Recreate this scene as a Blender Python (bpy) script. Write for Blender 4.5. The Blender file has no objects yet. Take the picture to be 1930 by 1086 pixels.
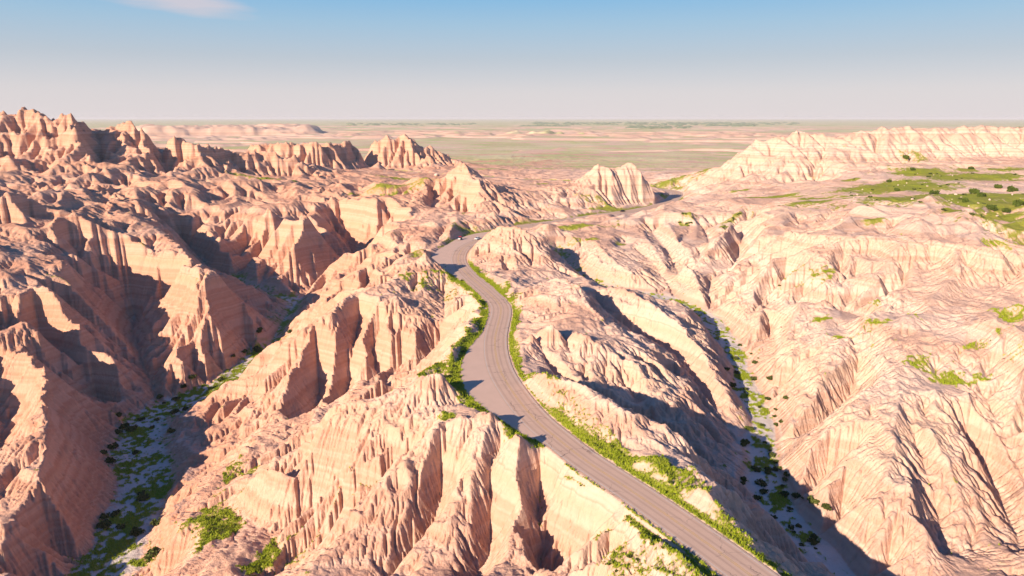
import bpy, bmesh, math, random, time
import numpy as np
from mathutils import Vector, Matrix
T0 = time.time()
C = bpy.context.scene
COL = C.collection
rad = math.radians

# ------------------------------------------------------------------ camera
CAM_Z, PITCH, FPX = 70.0, rad(14.0), 1287.0
cam_d = bpy.data.cameras.new('camera')
cam = bpy.data.objects.new('camera', cam_d)
COL.objects.link(cam)
cam.location = (0, 0, CAM_Z)
cam.rotation_euler = (rad(90) - PITCH, 0, 0)
cam_d.lens = 24.0
cam_d.sensor_width = 36.0
cam_d.clip_start = 0.5
cam_d.clip_end = 200000
C.camera = cam

# ------------------------------------------------------------------ light
SUN_EL, SUN_DIR = rad(22.0), Vector((0.70, 0.71, 0)).normalized()   # direction shadows fall (plan)
sun_d = bpy.data.lights.new('sun', 'SUN')
sun_d.energy = 5.0
sun_d.angle = rad(0.5)
sun_d.color = (1.0, 0.83, 0.645)
sun = bpy.data.objects.new('sun', sun_d)
COL.objects.link(sun)
ray = Vector((SUN_DIR.x * math.cos(SUN_EL), SUN_DIR.y * math.cos(SUN_EL), -math.sin(SUN_EL)))
sun.rotation_euler = ray.to_track_quat('-Z', 'Y').to_euler()
sun.location = (-200, -200, 300)

world = bpy.data.worlds.new('World')
C.world = world
world.use_nodes = True
wn, wl = world.node_tree.nodes, world.node_tree.links
wn.clear()
w_out = wn.new('ShaderNodeOutputWorld')
w_bg = wn.new('ShaderNodeBackground')
sky = wn.new('ShaderNodeTexSky')
sky.sky_type = 'NISHITA'
sky.sun_disc = False
sky.sun_elevation = SUN_EL
sky.sun_rotation = math.atan2(-SUN_DIR.x, -SUN_DIR.y)
sky.air_density = 1.0
sky.dust_density = 1.2
sky.ozone_density = 2.0
w_bg.inputs['Strength'].default_value = 0.075
# thin high cirrus: a real layer seen by direction
geo = wn.new('ShaderNodeTexCoord')
sep = wn.new('ShaderNodeSeparateXYZ')
wl.new(geo.outputs['Generated'], sep.inputs[0])
def wmath(op, a, b=None):
    n = wn.new('ShaderNodeMath'); n.operation = op
    for i, v in enumerate((a, b)):
        if v is None: continue
        if isinstance(v, (int, float)): n.inputs[i].default_value = v
        else: wl.new(v, n.inputs[i])
    return n.outputs[0]
az = wmath('ARCTAN2', sep.outputs['X'], sep.outputs['Y'])
el = wmath('ARCSINE', sep.outputs['Z'])
comb = wn.new('ShaderNodeCombineXYZ')
wl.new(wmath('MULTIPLY', az, 4.0), comb.inputs[0])
wl.new(wmath('MULTIPLY', el, 26.0), comb.inputs[1])
cn = wn.new('ShaderNodeTexNoise'); cn.inputs['Scale'].default_value = 1.6
cn.inputs['Detail'].default_value = 7; cn.inputs['Roughness'].default_value = 0.55
wl.new(comb.outputs[0], cn.inputs['Vector'])
# one wisp high on the left (azimuth about -29 deg, elevation about 10.5 deg)
da = wmath('DIVIDE', wmath('SUBTRACT', az, rad(-28.0)), rad(9.0))
de = wmath('DIVIDE', wmath('SUBTRACT', wmath('ADD', el, wmath('MULTIPLY', wmath('SUBTRACT', az, rad(-28.0)), 0.14)), rad(8.6)), rad(1.0))
d2 = wmath('ADD', wmath('MULTIPLY', da, da), wmath('MULTIPLY', de, de))
fall = wmath('SUBTRACT', 1.15, d2)
wisp = wmath('MULTIPLY', wmath('MAXIMUM', wmath('ADD', fall, wmath('MULTIPLY', wmath('SUBTRACT', cn.outputs['Fac'], 0.5), 2.4)), 0.0), 0.8)
wisp = wmath('MINIMUM', wisp, 0.75)
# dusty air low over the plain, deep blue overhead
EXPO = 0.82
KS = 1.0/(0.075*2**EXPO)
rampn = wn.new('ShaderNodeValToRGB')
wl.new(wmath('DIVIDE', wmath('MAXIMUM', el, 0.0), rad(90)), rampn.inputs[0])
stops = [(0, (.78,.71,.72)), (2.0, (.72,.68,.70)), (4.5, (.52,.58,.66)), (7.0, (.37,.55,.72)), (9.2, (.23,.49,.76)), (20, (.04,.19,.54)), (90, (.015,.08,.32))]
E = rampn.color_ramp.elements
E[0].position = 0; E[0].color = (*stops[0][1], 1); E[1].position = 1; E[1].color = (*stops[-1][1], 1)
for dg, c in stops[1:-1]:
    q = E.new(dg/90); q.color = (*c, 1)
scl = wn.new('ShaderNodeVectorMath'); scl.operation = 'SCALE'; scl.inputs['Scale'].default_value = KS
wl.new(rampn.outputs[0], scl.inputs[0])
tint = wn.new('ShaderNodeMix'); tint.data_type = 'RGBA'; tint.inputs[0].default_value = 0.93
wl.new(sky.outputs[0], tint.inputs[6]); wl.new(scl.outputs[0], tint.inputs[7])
cl = wn.new('ShaderNodeMix'); cl.data_type = 'RGBA'
cl.inputs[7].default_value = (0.70*KS, 0.62*KS, 0.66*KS, 1)
wl.new(wisp, cl.inputs[0]); wl.new(tint.outputs[2], cl.inputs[6])
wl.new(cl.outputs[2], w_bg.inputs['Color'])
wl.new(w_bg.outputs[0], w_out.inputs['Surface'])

vs = C.view_settings
vs.view_transform = 'Standard'
vs.look = 'None'
vs.gamma = 1.0
vs.exposure = EXPO
C.cycles.max_bounces = 4
C.cycles.diffuse_bounces = 2
C.cycles.volume_bounces = 0

# ------------------------------------------------------------------ survey helpers
TP, SP_, CP_ = math.tan(PITCH), math.sin(PITCH), math.cos(PITCH)
def pt(px, py, z):
    """ground point seen in survey picture at (px,py) and standing at height z -> X, Y"""
    u, v = (px - 965.0) / FPX, (543.0 - py) / FPX
    dy = CP_ + v * SP_
    dz = v * CP_ - SP_
    t = (z - CAM_Z) / dz if abs(dz) > 1e-4 else 1e5
    if t < 0: t = 600.0
    return (u * t, dy * t)

def at_dist(px, d, z):
    """column px of the survey picture, d metres out, height z"""
    dep = d * CP_ + (CAM_Z - z) * SP_
    return ((px - 965.0) / FPX * dep, d)

# ------------------------------------------------------------------ the survey lines (ridges R, gullies V, washes W, plain breaks N)
LINES = []
def R(*p, s=0.8): LINES.append(('R', p, s))
def V(*p, s=0.6): LINES.append(('V', p, s))
def W(*p, s=0.1): LINES.append(('W', p, s))
def N(*p, s=0.6): LINES.append(('N', p, s))
def D(px, d, z): return ('D', px, d, z)
def H(px, py, d):
    v = (543.0 - py) / FPX
    return ('D', px, d, CAM_Z + d*(v*CP_ - SP_)/(CP_ + v*SP_))

# --- foreground centre, below the lay-by
R((845,725,3),(825,703,6.5),(765,740,0),(700,766,-3.4),(640,766,-4.8),(590,800,-8.8),(520,850,-14.3),(460,895,-22.4))
R((916,786,3),(831,806,0),(806,842,-2.7),(766,887,-6.1),(715,927,-9.5),(670,972,-13.6),(625,1020,-18.4),(570,1070,-24.5))
R((925,788,3),(912,860),(880,930),(850,990),(800,1050),(770,1100), s=0.64)
R((955,822,3),(990,835,2.5),(985,880),(985,960),(990,1030),(1005,1100), s=0.66)
V((841,822,-2.0),(831,892),(806,977),(756,1048),(720,1110), s=0.62)
V((942,842,-2.0),(922,892),(926,942),(921,1018),(901,1068),(890,1110), s=0.64)
V((1032,862,-2.2),(1016,920),(1014,960),(1019,1008),(1017,1048),(1037,1083),(1040,1130), s=0.68)
V((880,760,-0.7),(800,800,-3.4),(740,840,-8.2),(660,900,-15.0),(640,960,-20.4),(560,1030,-26.5), s=0.8)
R((840,765,1),(790,790),(700,850),(640,900), s=0.55)
N((1088,897,-0.8),(1150,950,-0.9),(1225,1005,-1),(1300,1065,-1),(1345,1105,-1))
N((1112,948,-1.6),(1090,1010),(1070,1100), s=0.62)
N((1225,1030,-1.6),(1190,1100),(1160,1190), s=0.55)
N((1360,1086,-0.3),(1330,1170), s=0.5)
# --- left flats and the left wash
W((150,1180,-47.1),(200,1086,-46.0),(245,980,-45.0),(272,905,-44.6),(255,840,-44.0),(275,790,-42.9),(340,762,-42.1),(430,718,-40.0),(480,682,-37.9),(512,645,-36.0),(535,605,-33.5),(560,568,-31.0))
N((330,1000,-40),(420,960,-35),(500,1000,-31),(540,1060,-30),(500,1120,-34))
N((330,870,-42),(400,880,-38),(560,930,-27))
V((835,555,-5),(838,600,-8),(800,660,-12),(770,710,-15),(700,775,-19),(620,800,-24),(540,850,-29),(440,905,-35))
# --- the big ridge between the left wash and the road
R((530,650,-20.0),(565,630,-12.1),(620,600,-6.0),(660,560,-2.1),(720,545,0),(760,520,2),(790,492,5),(802,477,10),(812,492,3))
R((565,630,-12.1),(555,700),(480,770),(400,810),(330,832), s=0.62)
R((556,690,-17.9),(540,760),(470,830),(385,850), s=0.62)
R((640,585,-4.0),(640,650),(632,715),(600,775), s=0.75)
R((745,560,0),(760,600),(742,655),(728,740), s=0.72)
R((700,560,0),(690,620),(672,680), s=0.72)
V((600,640,-12.9),(600,700),(590,760), (560,810), s=0.75)
V((672,600,-7.9),(662,660),(650,720), (625,780), s=0.75)
N((905,560,-0.5),(893,610,-0.6),(868,655,-0.7),(854,700,-0.7),(862,742,-0.8))
N((858,565,-3),(845,630,-5),(815,690,-7))
# --- hill in the left centre
R((330,505,-2.1),(372,508,0),(410,515,-2.1),(440,545,-9.0),(480,590,-22.1),(508,628,-32.9))
R((372,508,0),(378,560),(362,620),(340,680),(335,745), s=0.66)
R((320,520,-4.0),(318,570),(300,620),(290,660), s=0.7)
V((350,560,-10.0),(338,610),(320,670), s=0.7)
R((400,520,-2.1),(418,590),(430,650),(425,700), s=0.7)
V((300,752,-41.0),(268,690,-37.9),(247,620,-32.1),(250,570,-25.0),(228,530,-15.0),(190,500,-6.0))
R((0,560,-2.9),(60,583,-6.0),(120,607,-9.0),(165,645,-17.1),(215,695,-27.1),(250,748,-40.0))
R((60,548,-2.1),(83,543,0),(110,580,-6.0),(135,610,-11.0))
R((100,525,-1.0),(160,530,-2.9),(190,560,-9.0),(225,610,-20.0),(258,680,-35.0))
V((0,620,-12.1),(80,640,-20.0),(150,700,-30.0),(215,775,-42.1))
R((0,700,-21),(45,658,-14),(80,700,-15),(112,790,-19),(130,865,-23),(165,930,-29),(205,985,-39))
V((-60,760,-30.0),(10,800,-35.0),(-20,900,-40.0))
R((0,1000,-30.0),(60,980,-32.1),(110,990,-36.0),(160,1050,-44.0))
R((-200,600,0),(-150,700,-14.0),(-120,800,-26.0))
# --- left middle ground
R((-200,440,14),(8,456,9),(52,472,6),(110,490,3),(180,505,0))
N((0,420,15),(90,425,13),(180,440,9),(250,470,4))
R((230,400,13),(290,415,9),(330,450,4),(365,500,-4.0),(385,520,-10.0))
V((430,528,-25.0),(392,500,-19.0),(374,468,-12.1),(342,432,-4.0),(312,412,4))
W((560,568,-31.0),(500,560,-29.0),(440,525,-24.0))
V((440,525,-24.0),(465,500,-20.0),(500,468,-12.1),(535,430,-2.1))
R((590,398,12),(562,430,5),(522,470,-7.9),(484,507,-22.1))
R((590,398,12),(603,440),(600,500),(587,558), s=0.68)
R((592,398,12),(625,440,-1.0),(640,480,-12.1),(652,513,-25.0))
V((560,568,-31.0),(610,530,-27.9),(655,508,-25.0),(668,470,-17.9),(652,432,-9.0),(640,405,0))
R((395,400,13),(430,420,8),(440,450,-2.1),(412,488,-15.0))
V((470,405,6),(462,450,-7.1),(436,500,-20.0))
R((505,385,14),(525,400,11),(510,435,2),(480,470,-9.0))
N((690,400,6),(740,388,9),(780,388,9))
N((700,440,-1.0),(760,465,0),(790,455,1.5))
N((690,470,-12.1),(740,480,-5.0),(750,500,-2.9))
R((610,365,12),(660,385,10),(690,400,6))
N((560,370,12),(640,350,8),(720,360,6))
N((0,395,22),(150,352,21),(300,347,19),(420,347,18),(500,350,15))
# --- the massif on the left horizon
R(H(-300,222,600),H(-150,214,600),H(5,215,600),H(38,209,605),H(82,211,605),H(96,228,608),H(118,231,606),H(127,216,598),H(135,208,596),H(143,216,598),H(150,232,604),H(165,240,612),H(187,254,625))
R(H(187,254,625),H(202,236,630),H(220,242,632),H(246,231,630),H(262,247,628),H(292,263,628),H(312,254,630),H(332,254,630),H(350,266,632),H(368,272,634),H(398,279,640))
R(H(135,210,594),H(160,262,572),H(168,300,552),H(160,335,535))
R(H(38,211,600),H(22,265,575),H(10,320,550))
R(H(85,213,600),H(100,262,575),H(105,300,560),H(80,335,540))
R(H(248,234,628),H(275,280,606),H(300,312,590))
R(H(246,234,628),H(212,288,600),H(178,328,565))
V(H(185,256,618),H(186,290,590),H(200,320,570))
R(H(100,235,590),H(70,250,580),H(45,262,570))
R(H(368,272,632),H(352,300,615),H(338,325,600))
R(H(430,285,655),H(425,305,640),H(420,325,620))
R(H(400,279,645),H(450,288,665),H(500,293,680),H(552,291,690),H(575,315,680),H(600,338,670))
V(H(300,290,640),H(318,322,605),H(300,338,580))
V(H(250,260,650),H(300,300,650))
N(H(440,335,640),H(520,335,660),H(560,345,640))
R(H(92,352,505),H(60,400,430),H(0,430,390))
R((190,360,19),(210,385,16),(190,420,10))
# --- butte behind on the left
R(D(470,905,34),D(565,900,38),D(600,900,38),D(640,930,33),D(665,990,42),D(690,1000,45),D(735,1010,44),D(757,1015,47.5),D(775,1010,38),D(820,1020,27),D(845,1030,14),D(865,1040,6))
R(D(757,1012,47),(790,285),(815,303), s=0.5)
R(D(690,998,44),(678,280),(670,300), s=0.6)
V(D(705,985,28),(712,295),(716,308), s=0.3)
N(D(480,870,3),D(560,868,3),D(640,890,3),D(700,950,1),D(760,965,1),D(860,1000,0))
N(D(470,1060,-5),D(560,1080,-8),D(700,1150,-10),D(860,1150,-10))
# --- pointed hill in the centre
R((775,388,9),(820,352,18),(850,326,28),(870,304,36.5),(884,330,28),(900,345,24),(935,350,20),(975,367,8))
R((870,306,36),(862,355),(840,395), s=0.85)
R((880,340,26),(905,385), s=0.8)
V((820,372,10),(812,400,3))
N((800,350,4),(860,338,0),(930,343,0),(980,355,1))
R((905,384,12),(958,370,14),(975,385,8),(985,398,4))
R((1000,372,6),(1022,362,10),(1038,355,14),(1048,370,9),(1062,388,3))
R((885,410,6),(900,402,8),(935,402,9),(945,415,4),(960,424,1.5))
V((870,415,1),(880,400,3))
R((830,395,8),(800,410,6),(770,430,4),(800,440,3))
# --- pale butte
R((1050,361,7),(1085,340,18),(1115,318,28.5),(1142,311,31.5),(1155,321,28),(1166,321,27.5),(1184,307,33),(1202,320,28),(1224,350,14),(1246,381,2))
N((1060,392,2),(1120,396,0.5),(1180,388,0.5),(1230,384,0.5))
N((1080,345,0),(1180,347,0),(1250,355,0))
# --- mound inside the bend
R((905,458,4),(918,445,9),(939,432,14),(975,432,15),(1000,446,12),(1035,466,6),(1048,480,3))
R((960,440,13),(958,480),(955,520), s=0.6)
R((1008,440,5),(1029,423,11),(1050,430,8),(1075,445,2))
W((1048,462,0),(1064,492,-6),(1110,530,-8),(1160,548,-8.6),(1270,565,-9.3), s=0.1)
R((1100,440,3),(1120,455,3),(1150,490,1),(1190,520,-3))
V((1200,470,-1),(1240,510,-5),(1270,560,-9.3))
# --- right-hand ridges and gullies
R((985,560,2.5),(1020,540,5),(1055,527,7),(1092,547,7.5),(1110,588,3.5),(1150,620,1),(1210,642,-2.5),(1262,682,-6.2),(1322,742,-11.8),(1370,800,-17.4))
V((1122,566,-1.9),(1150,600,-5.0),(1190,622,-6.8),(1240,650,-9.3),(1290,690,-12.4),(1335,765,-16.7),(1392,840,-19.2))
R((1130,545,0),(1180,552,3),(1260,598,0),(1300,648,-3.7),(1345,715,-9.9),(1385,770,-14.9))
R((1000,640,3),(1025,618,6),(1052,609,7.5),(1092,635,4),(1143,668,0),(1200,694,-2.5),(1240,740,-6.2),(1290,795,-11.2),(1340,850,-16.7))
R((1143,668,0),(1150,710),(1165,745), s=0.7)
R((1090,640,3),(1095,690),(1100,730), s=0.6)
V((1012,650,0),(1040,690,-1.9),(1070,735,-4.3),(1150,775,-7.4),(1230,810,-11.2),(1320,872,-16.7),(1400,925,-19.8))
V((1060,640,1),(1085,690,-2.5),(1110,760,-6.2), s=0.6)
V((1170,690,-3.1),(1205,760,-8.7))
R((985,712,1.5),(1040,716,4),(1115,745,5),(1180,785,4),(1240,808,2),(1295,842,-1.2),(1345,895,-8.1),(1400,960,-17.4))
N((1300,905,-0.6),(1380,960,-3.7),(1450,1030,-12.4))
N((1400,1010,-0.6),(1470,1086,-1.9),(1540,1160,-2.5))
# --- right wash
W((1760,1280,-23.6),(1670,1170,-22.3),(1590,1090,-21.7),(1500,1000,-21.1),(1468,960,-20.8),(1440,900,-20.1),(1435,850,-19.5),(1440,800,-18.6),(1405,725,-16.7),(1385,665,-14.3),(1340,600,-11.2),(1270,565,-9.3))
V((1270,565,-9.3),(1250,520,-5.0),(1275,470,0),(1300,430,4))
V((1340,600,-11.2),(1335,540,-5.0),(1350,490,0))
R((1290,500,2),(1310,520,-1.2),(1322,560,-5.6))
R((1380,480,6),(1400,520,1),(1390,580,-5.0),(1400,640,-11.2))
R((1540,477,15),(1560,560,4),(1520,620,-1.9),(1475,690,-8.1),(1452,760,-16.1))
R((1760,500,14),(1700,560,8),(1640,600,5),(1590,650,-0.6),(1540,720,-6.2),(1475,810,-16.1))
R((1930,520,13),(1800,600,7),(1700,680,2),(1600,775,-4.3),(1500,880,-13.6),(1475,925,-18.6))
R((1700,680,2),(1690,780,-1.9),(1680,880,-6.2),(1650,960,-11.2),(1600,1010,-17.4))
V((1590,620,-0.6),(1620,680,-3.1),(1590,740,-6.8),(1500,830,-15.5))
V((1450,560,-1.2),(1470,610,-5.0),(1440,680,-12.4))
R((1790,650,5),(1860,760),(1905,860),(1945,940), s=0.42)
R((1760,740,0),(1800,830),(1860,940),(1890,1040), s=0.5)
R((1700,760,-1.9),(1740,880),(1770,980),(1770,1080), s=0.45)
V((1822,742,-0.6),(1845,810),(1890,920),(1908,995),(1930,1060), s=0.6)
V((1742,800,-2.5),(1788,880),(1815,960),(1805,1050), s=0.55)
V((1722,900,-5.6),(1745,980),(1745,1060), s=0.5)
R((1990,560,14),(2040,700,8),(2080,850,0),(2100,1000,-3.1))
# --- terrace, mesa
N((1290,378,4),(1400,380,12),(1520,384,20),(1650,374,25),(1800,400,25),(1930,420,25),(2100,440,25))
N((1480,348,15),(1600,340,23),(1700,340,26),(1850,350,26),(1930,355,26),(2150,360,26))
N(H(1405,330,625),H(1500,312,600),H(1600,308,598),H(1700,306,600),H(1800,304,598),H(1880,300,612),H(1930,306,598),H(2150,306,590))
R((1298,350,5),(1340,322,20),(1385,300,32),(1405,285,39))
R(D(1405,652,41),D(1425,655,52),D(1440,652,49.5),D(1470,650,53),D(1500,648,56),D(1540,652,54),D(1560,650,57),D(1600,652,54.5),D(1640,650,56.5),D(1700,650,58),D(1760,648,58),D(1850,650,59),D(1880,665,58.5),D(1905,650,58.5),D(1960,640,58),D(2150,640,58))
N(D(1650,800,56),D(1800,850,57.5),D(2000,850,58),D(2200,850,58))
N(D(1420,800,0),D(1550,950,0),D(1800,1050,0),D(2200,1050,0))
R((1520,345,17),(1560,322,27), s=0.5)
R((1480,440,17),(1560,447,20),(1700,450,21.5),(1850,470,22),(1930,482,22),(2100,520,22))
R((1290,392,9),(1330,400,10),(1380,405,11)); V((1340,470,0),(1330,430,4),(1370,415,7)); R((1380,420,13),(1350,460,7),(1320,500,-1)); V((1400,440,6),(1390,480,1),(1370,530,-5))
R((1440,400,17),(1430,450,12),(1415,510,2)); V((1230,440,0),(1260,480,-3),(1280,520,-6)); R((1200,430,4),(1225,460,2),(1255,505,-3)); R((1255,422,6),(1285,460,3),(1300,500,-2))
R((1480,540,4),(1560,546,5.5),(1640,560,5.5),(1700,600,4))
V((1500,575,-1),(1600,590,0),(1660,615,0.5))
# --- broken ground beyond
N((880,312,-4),(1000,312,-6),(1150,318,-6),(1290,322,-6))
N((900,300,-14),(1000,301,-15),(1150,303,-15),(1300,306,-15))
N(D(-300,1300,-20),D(200,1300,-20),D(600,1450,-24),D(1000,1550,-28),D(1500,1500,-28),D(2300,1450,-28))
N(D(-300,800,20),D(0,800,10),D(300,850,5))

ROAD_PX = [(2300,1800),(1900,1460),(1600,1232),(1417,1086),(1280,987),(1187,923),(1102,867),(1050,826),(1008,790),(968,741),(940,691),(933,640),(944,590),(940,572),(920,551),(899,533),(879,515),(866,498),(864,483),(874,467),(897,455),(928,444),(962,432),(1029,421.5),(1100,411),(1146,404),(1209,395),(1240,388),(1262,379),(1275,367),(1262,359),(1180,350),(1060,341.5),(973,338),(900,332.5),(830,329),(740,322),(680,316.5),(620,312),(540,310)]
LAYBY_A = [(925,600),(912,625),(888,652),(871,684),(871,714),(881,740),(921,775),(990,820),(1046,846),(1085,868),(1040,800),(960,700),(940,640)]
LAYBY_B = [(868,528),(843,513),(820,503),(812,487),(822,475),(835,466),(853,455),(868,448),(898,440),(928,436),(965,430),(950,440),(900,458),(874,483),(880,515)]

def catmull(P, step):
    P = np.array(P, float); out = []
    Q = np.vstack([2*P[0]-P[1], P, 2*P[-1]-P[-2]])
    for i in range(1, len(Q)-2):
        a, b, c, d = Q[i-1], Q[i], Q[i+1], Q[i+2]
        n = max(2, int(np.linalg.norm(c-b)/step))
        t = np.linspace(0, 1, n, endpoint=False)[:, None]
        out.append(0.5*((2*b)+(-a+c)*t+(2*a-5*b+4*c-d)*t**2+(-a+3*b-3*c+d)*t**3))
    out.append(P[-1:]); return np.vstack(out)

road = catmull([pt(x, y, 0) for x, y in ROAD_PX], 1.5)
for _ in range(6): road[1:-1] = (road[:-2] + 2*road[1:-1] + road[2:]) / 4
road = road[np.hypot(road[:, 0], road[:, 1]) > 66]
laybys = [np.array([pt(x, y, 0) for x, y in L]) for L in (LAYBY_A, LAYBY_B)]

# ------------------------------------------------------------------ resolve lines to 3D
def resolve(p, s):
    out = []
    for q in p:
        if q[0] == 'D':
            x, y = at_dist(q[1], q[2], q[3]); out.append((x, y, q[3])); continue
        if len(q) == 3:
            x, y = pt(*q); out.append((x, y, q[2])); continue
        x0, y0, z0 = out[-1]; best = None
        zmin = -42.0 if q[0] < 1010 and s > 0 else -19.0
        if q[1] > 1060: zmin -= 3
        for k in range(1, 400):
            z = max(z0 - 0.1*k, min(z0, zmin))
            x, y = pt(q[0], q[1], z)
            g = (z0 - z) - s*math.hypot(x-x0, y-y0)
            if best is None or abs(g) < best[0]: best = (abs(g), x, y, z)
            if g >= 0 or z <= zmin: break
        out.append(best[1:])
    return np.array(out)
def densify(P, fr=0.0012):
    out = []
    for a, b in zip(P[:-1], P[1:]):
        L = np.linalg.norm(b[:2]-a[:2]); n = max(2, int(L/(max(np.linalg.norm(a[:2]), 50)*fr)))
        out.append(a + (b-a)*np.linspace(0, 1, n, endpoint=False)[:, None])
    out.append(P[-1:]); return np.vstack(out)

# ------------------------------------------------------------------ noise
_rng = np.random.RandomState(7)
PERM = _rng.permutation(4096).astype(np.int32)
GR = _rng.uniform(0, 2*np.pi, 4096)
GX, GY = np.cos(GR).astype(np.float32), np.sin(GR).astype(np.float32)
def perlin(x, y, seed=0):
    x = x.astype(np.float64); y = y.astype(np.float64)
    xi = np.floor(x).astype(np.int64); yi = np.floor(y).astype(np.int64)
    xf = (x-xi).astype(np.float32); yf = (y-yi).astype(np.float32)
    def g(ix, iy, fx, fy):
        h = PERM[(PERM[(ix+seed*131) & 4095] + iy) & 4095]
        return GX[h]*fx + GY[h]*fy
    u = xf*xf*xf*(xf*(xf*6-15)+10); v = yf*yf*yf*(yf*(yf*6-15)+10)
    a = g(xi, yi, xf, yf); b = g(xi+1, yi, xf-1, yf)
    c = g(xi, yi+1, xf, yf-1); d = g(xi+1, yi+1, xf-1, yf-1)
    return 1.5*((a+u*(b-a)) + v*((c+u*(d-c)) - (a+u*(b-a))))
def fbm(x, y, octs=4, seed=0, gain=0.5):
    s = 0; a = 1.0
    for o in range(octs):
        s = s + a*perlin(x*2.03**o, y*2.03**o, seed+o); a *= gain
    return s
def ridged(x, y, octs=4, seed=0, gain=0.5):
    s = 0; a = 1.0; t = 0
    for o in range(octs):
        s = s + a*(1-2*np.abs(perlin(x*2.03**o, y*2.03**o, seed+o))); t += a; a *= gain
    return s/t
def sstep(a, b, x):
    t = np.clip((x-a)/(b-a), 0, 1); return t*t*(3-2*t)

# ------------------------------------------------------------------ log-polar sheet
DTH = 0.0014
TH0, TH1 = rad(-46), rad(46)
R0, R1 = 62.0, 1750.0
NC = int((TH1-TH0)/DTH)//16*16 + 1
NR = int(math.log(R1/R0)/DTH)//16*16 + 1
print('grid', NR, NC, NR*NC/1e6)
def grid_xy(lv):
    th = TH0 + DTH*np.arange(0, NC, lv); r = R0*np.exp(DTH*np.arange(0, NR, lv))
    return r, th
def up2(h, shape):
    """bilinear doubling of (n+1) style grids"""
    a = np.empty((h.shape[0]*2-1, h.shape[1]), h.dtype); a[::2] = h; a[1::2] = (h[1:]+h[:-1])/2
    b = np.empty((a.shape[0], h.shape[1]*2-1), h.dtype); b[:, ::2] = a; b[:, 1::2] = (a[:, 1:]+a[:, :-1])/2
    assert b.shape == shape, (b.shape, shape)
    return b

pts = {'R': [], 'V': [], 'W': [], 'N': []}
for kind, p, s in LINES:
    P = resolve(p, s); pts[kind].append(densify(P))
rx = np.column_stack([road, np.zeros(len(road))])
pts['N'].append(densify(rx))
for dd in (4.5, -4.5):
    t = np.gradient(road, axis=0); t /= np.linalg.norm(t, axis=1)[:, None]
    o = road + dd*np.column_stack([-t[:, 1], t[:, 0]])
    pts['N'].append(densify(np.column_stack([o, np.full(len(o), -0.1)])))
for L in laybys:
    pts['N'].append(densify(np.column_stack([L, np.full(len(L), -0.1)])))
ALL = np.vstack(sum(pts.values(), []))
def raster(P, lv):
    r = np.hypot(P[:, 0], P[:, 1]); th = np.arctan2(P[:, 0], P[:, 1])
    j = np.round((th-TH0)/(DTH*lv)).astype(int); i = np.round(np.log(r/R0)/(DTH*lv)).astype(int)
    nr, nc = (NR-1)//lv+1, (NC-1)//lv+1
    ok = (i >= 0) & (i < nr) & (j >= 0) & (j < nc)
    return i[ok]*nc+j[ok], ok, nr, nc
h = None
for lv, its in ((16, 1500), (8, 400), (4, 200), (2, 60)):
    idx, ok, nr, nc = raster(ALL, lv)
    cnt = np.bincount(idx, minlength=nr*nc); sm = np.bincount(idx, ALL[ok, 2], minlength=nr*nc)
    fix = (cnt > 0).reshape(nr, nc); val = np.where(cnt > 0, sm/np.maximum(cnt, 1), 0).reshape(nr, nc)
    h = np.full((nr, nc), float(ALL[:, 2].mean())) if h is None else up2(h, (nr, nc))
    for _ in range(its):
        h[fix] = val[fix]
        p = np.pad(h, 1, mode='edge')
        h = 0.25*(p[:-2, 1:-1]+p[2:, 1:-1]+p[1:-1, :-2]+p[1:-1, 2:])
    h[fix] = val[fix]
print('laplace', time.time()-T0)

# distance fields on the level-4 grid, brought up to level 2
def dist_field(P, lv, cap, wantz=False):
    r, th = grid_xy(lv)
    X = r[:, None]*np.sin(th)[None, :]; Y = r[:, None]*np.cos(th)[None, :]
    # jump-free brute: propagate nearest source by sweeps (vector distance transform)
    nr, nc = X.shape
    idx, ok, _, _ = raster(P, lv)
    SX = np.full(nr*nc, 1e9); SY = np.full(nr*nc, 1e9)
    SX[idx] = P[ok, 0]; SY[idx] = P[ok, 1]
    SX = SX.reshape(nr, nc); SY = SY.reshape(nr, nc)
    SZ = np.zeros(nr*nc); SZ[idx] = P[ok, 2]; SZ = SZ.reshape(nr, nc)
    Dm = (X-SX)**2+(Y-SY)**2
    for step in (64, 32, 16, 8, 4, 2, 1, 1):
        for di in (-step, 0, step):
            for dj in (-step, 0, step):
                if di == 0 and dj == 0: continue
                a = slice(max(0, di), nr+min(0, di)); b = slice(max(0, -di), nr+min(0, -di))
                c = slice(max(0, dj), nc+min(0, dj)); d = slice(max(0, -dj), nc+min(0, -dj))
                nx = SX[b, d]; ny = SY[b, d]; nz = SZ[b, d]
                nd = (X[a, c]-nx)**2+(Y[a, c]-ny)**2
                m = nd < Dm[a, c]
                Dm[a, c][m] = nd[m]; SX[a, c][m] = nx[m]; SY[a, c][m] = ny[m]; SZ[a, c][m] = nz[m]
    return (np.minimum(np.sqrt(Dm), cap), SZ) if wantz else np.minimum(np.sqrt(Dm), cap)
def inside(poly, X, Y):
    c = np.zeros(X.shape, bool); n = len(poly)
    for k in range(n):
        x1, y1 = poly[k]; x2, y2 = poly[(k+1) % n]
        m = ((y1 > Y) != (y2 > Y)) & (X < (x2-x1)*(Y-y1)/(y2-y1+1e-12)+x1)
        c ^= m
    return c
def cat(k): return np.vstack(pts[k])
road_pts = densify(rx)
lay_pts = []
for L in laybys:
    x0, y0 = L.min(0); x1, y1 = L.max(0)
    gx, gy = np.meshgrid(np.arange(x0, x1, 0.35), np.arange(y0, y1, 0.35))
    m = inside(L, gx, gy); lay_pts.append(np.column_stack([gx[m], gy[m], 0*gx[m]]))
lay_pts = np.vstack(lay_pts)
def F(P, cap=80.0): return dist_field(P, 2, cap)
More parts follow.
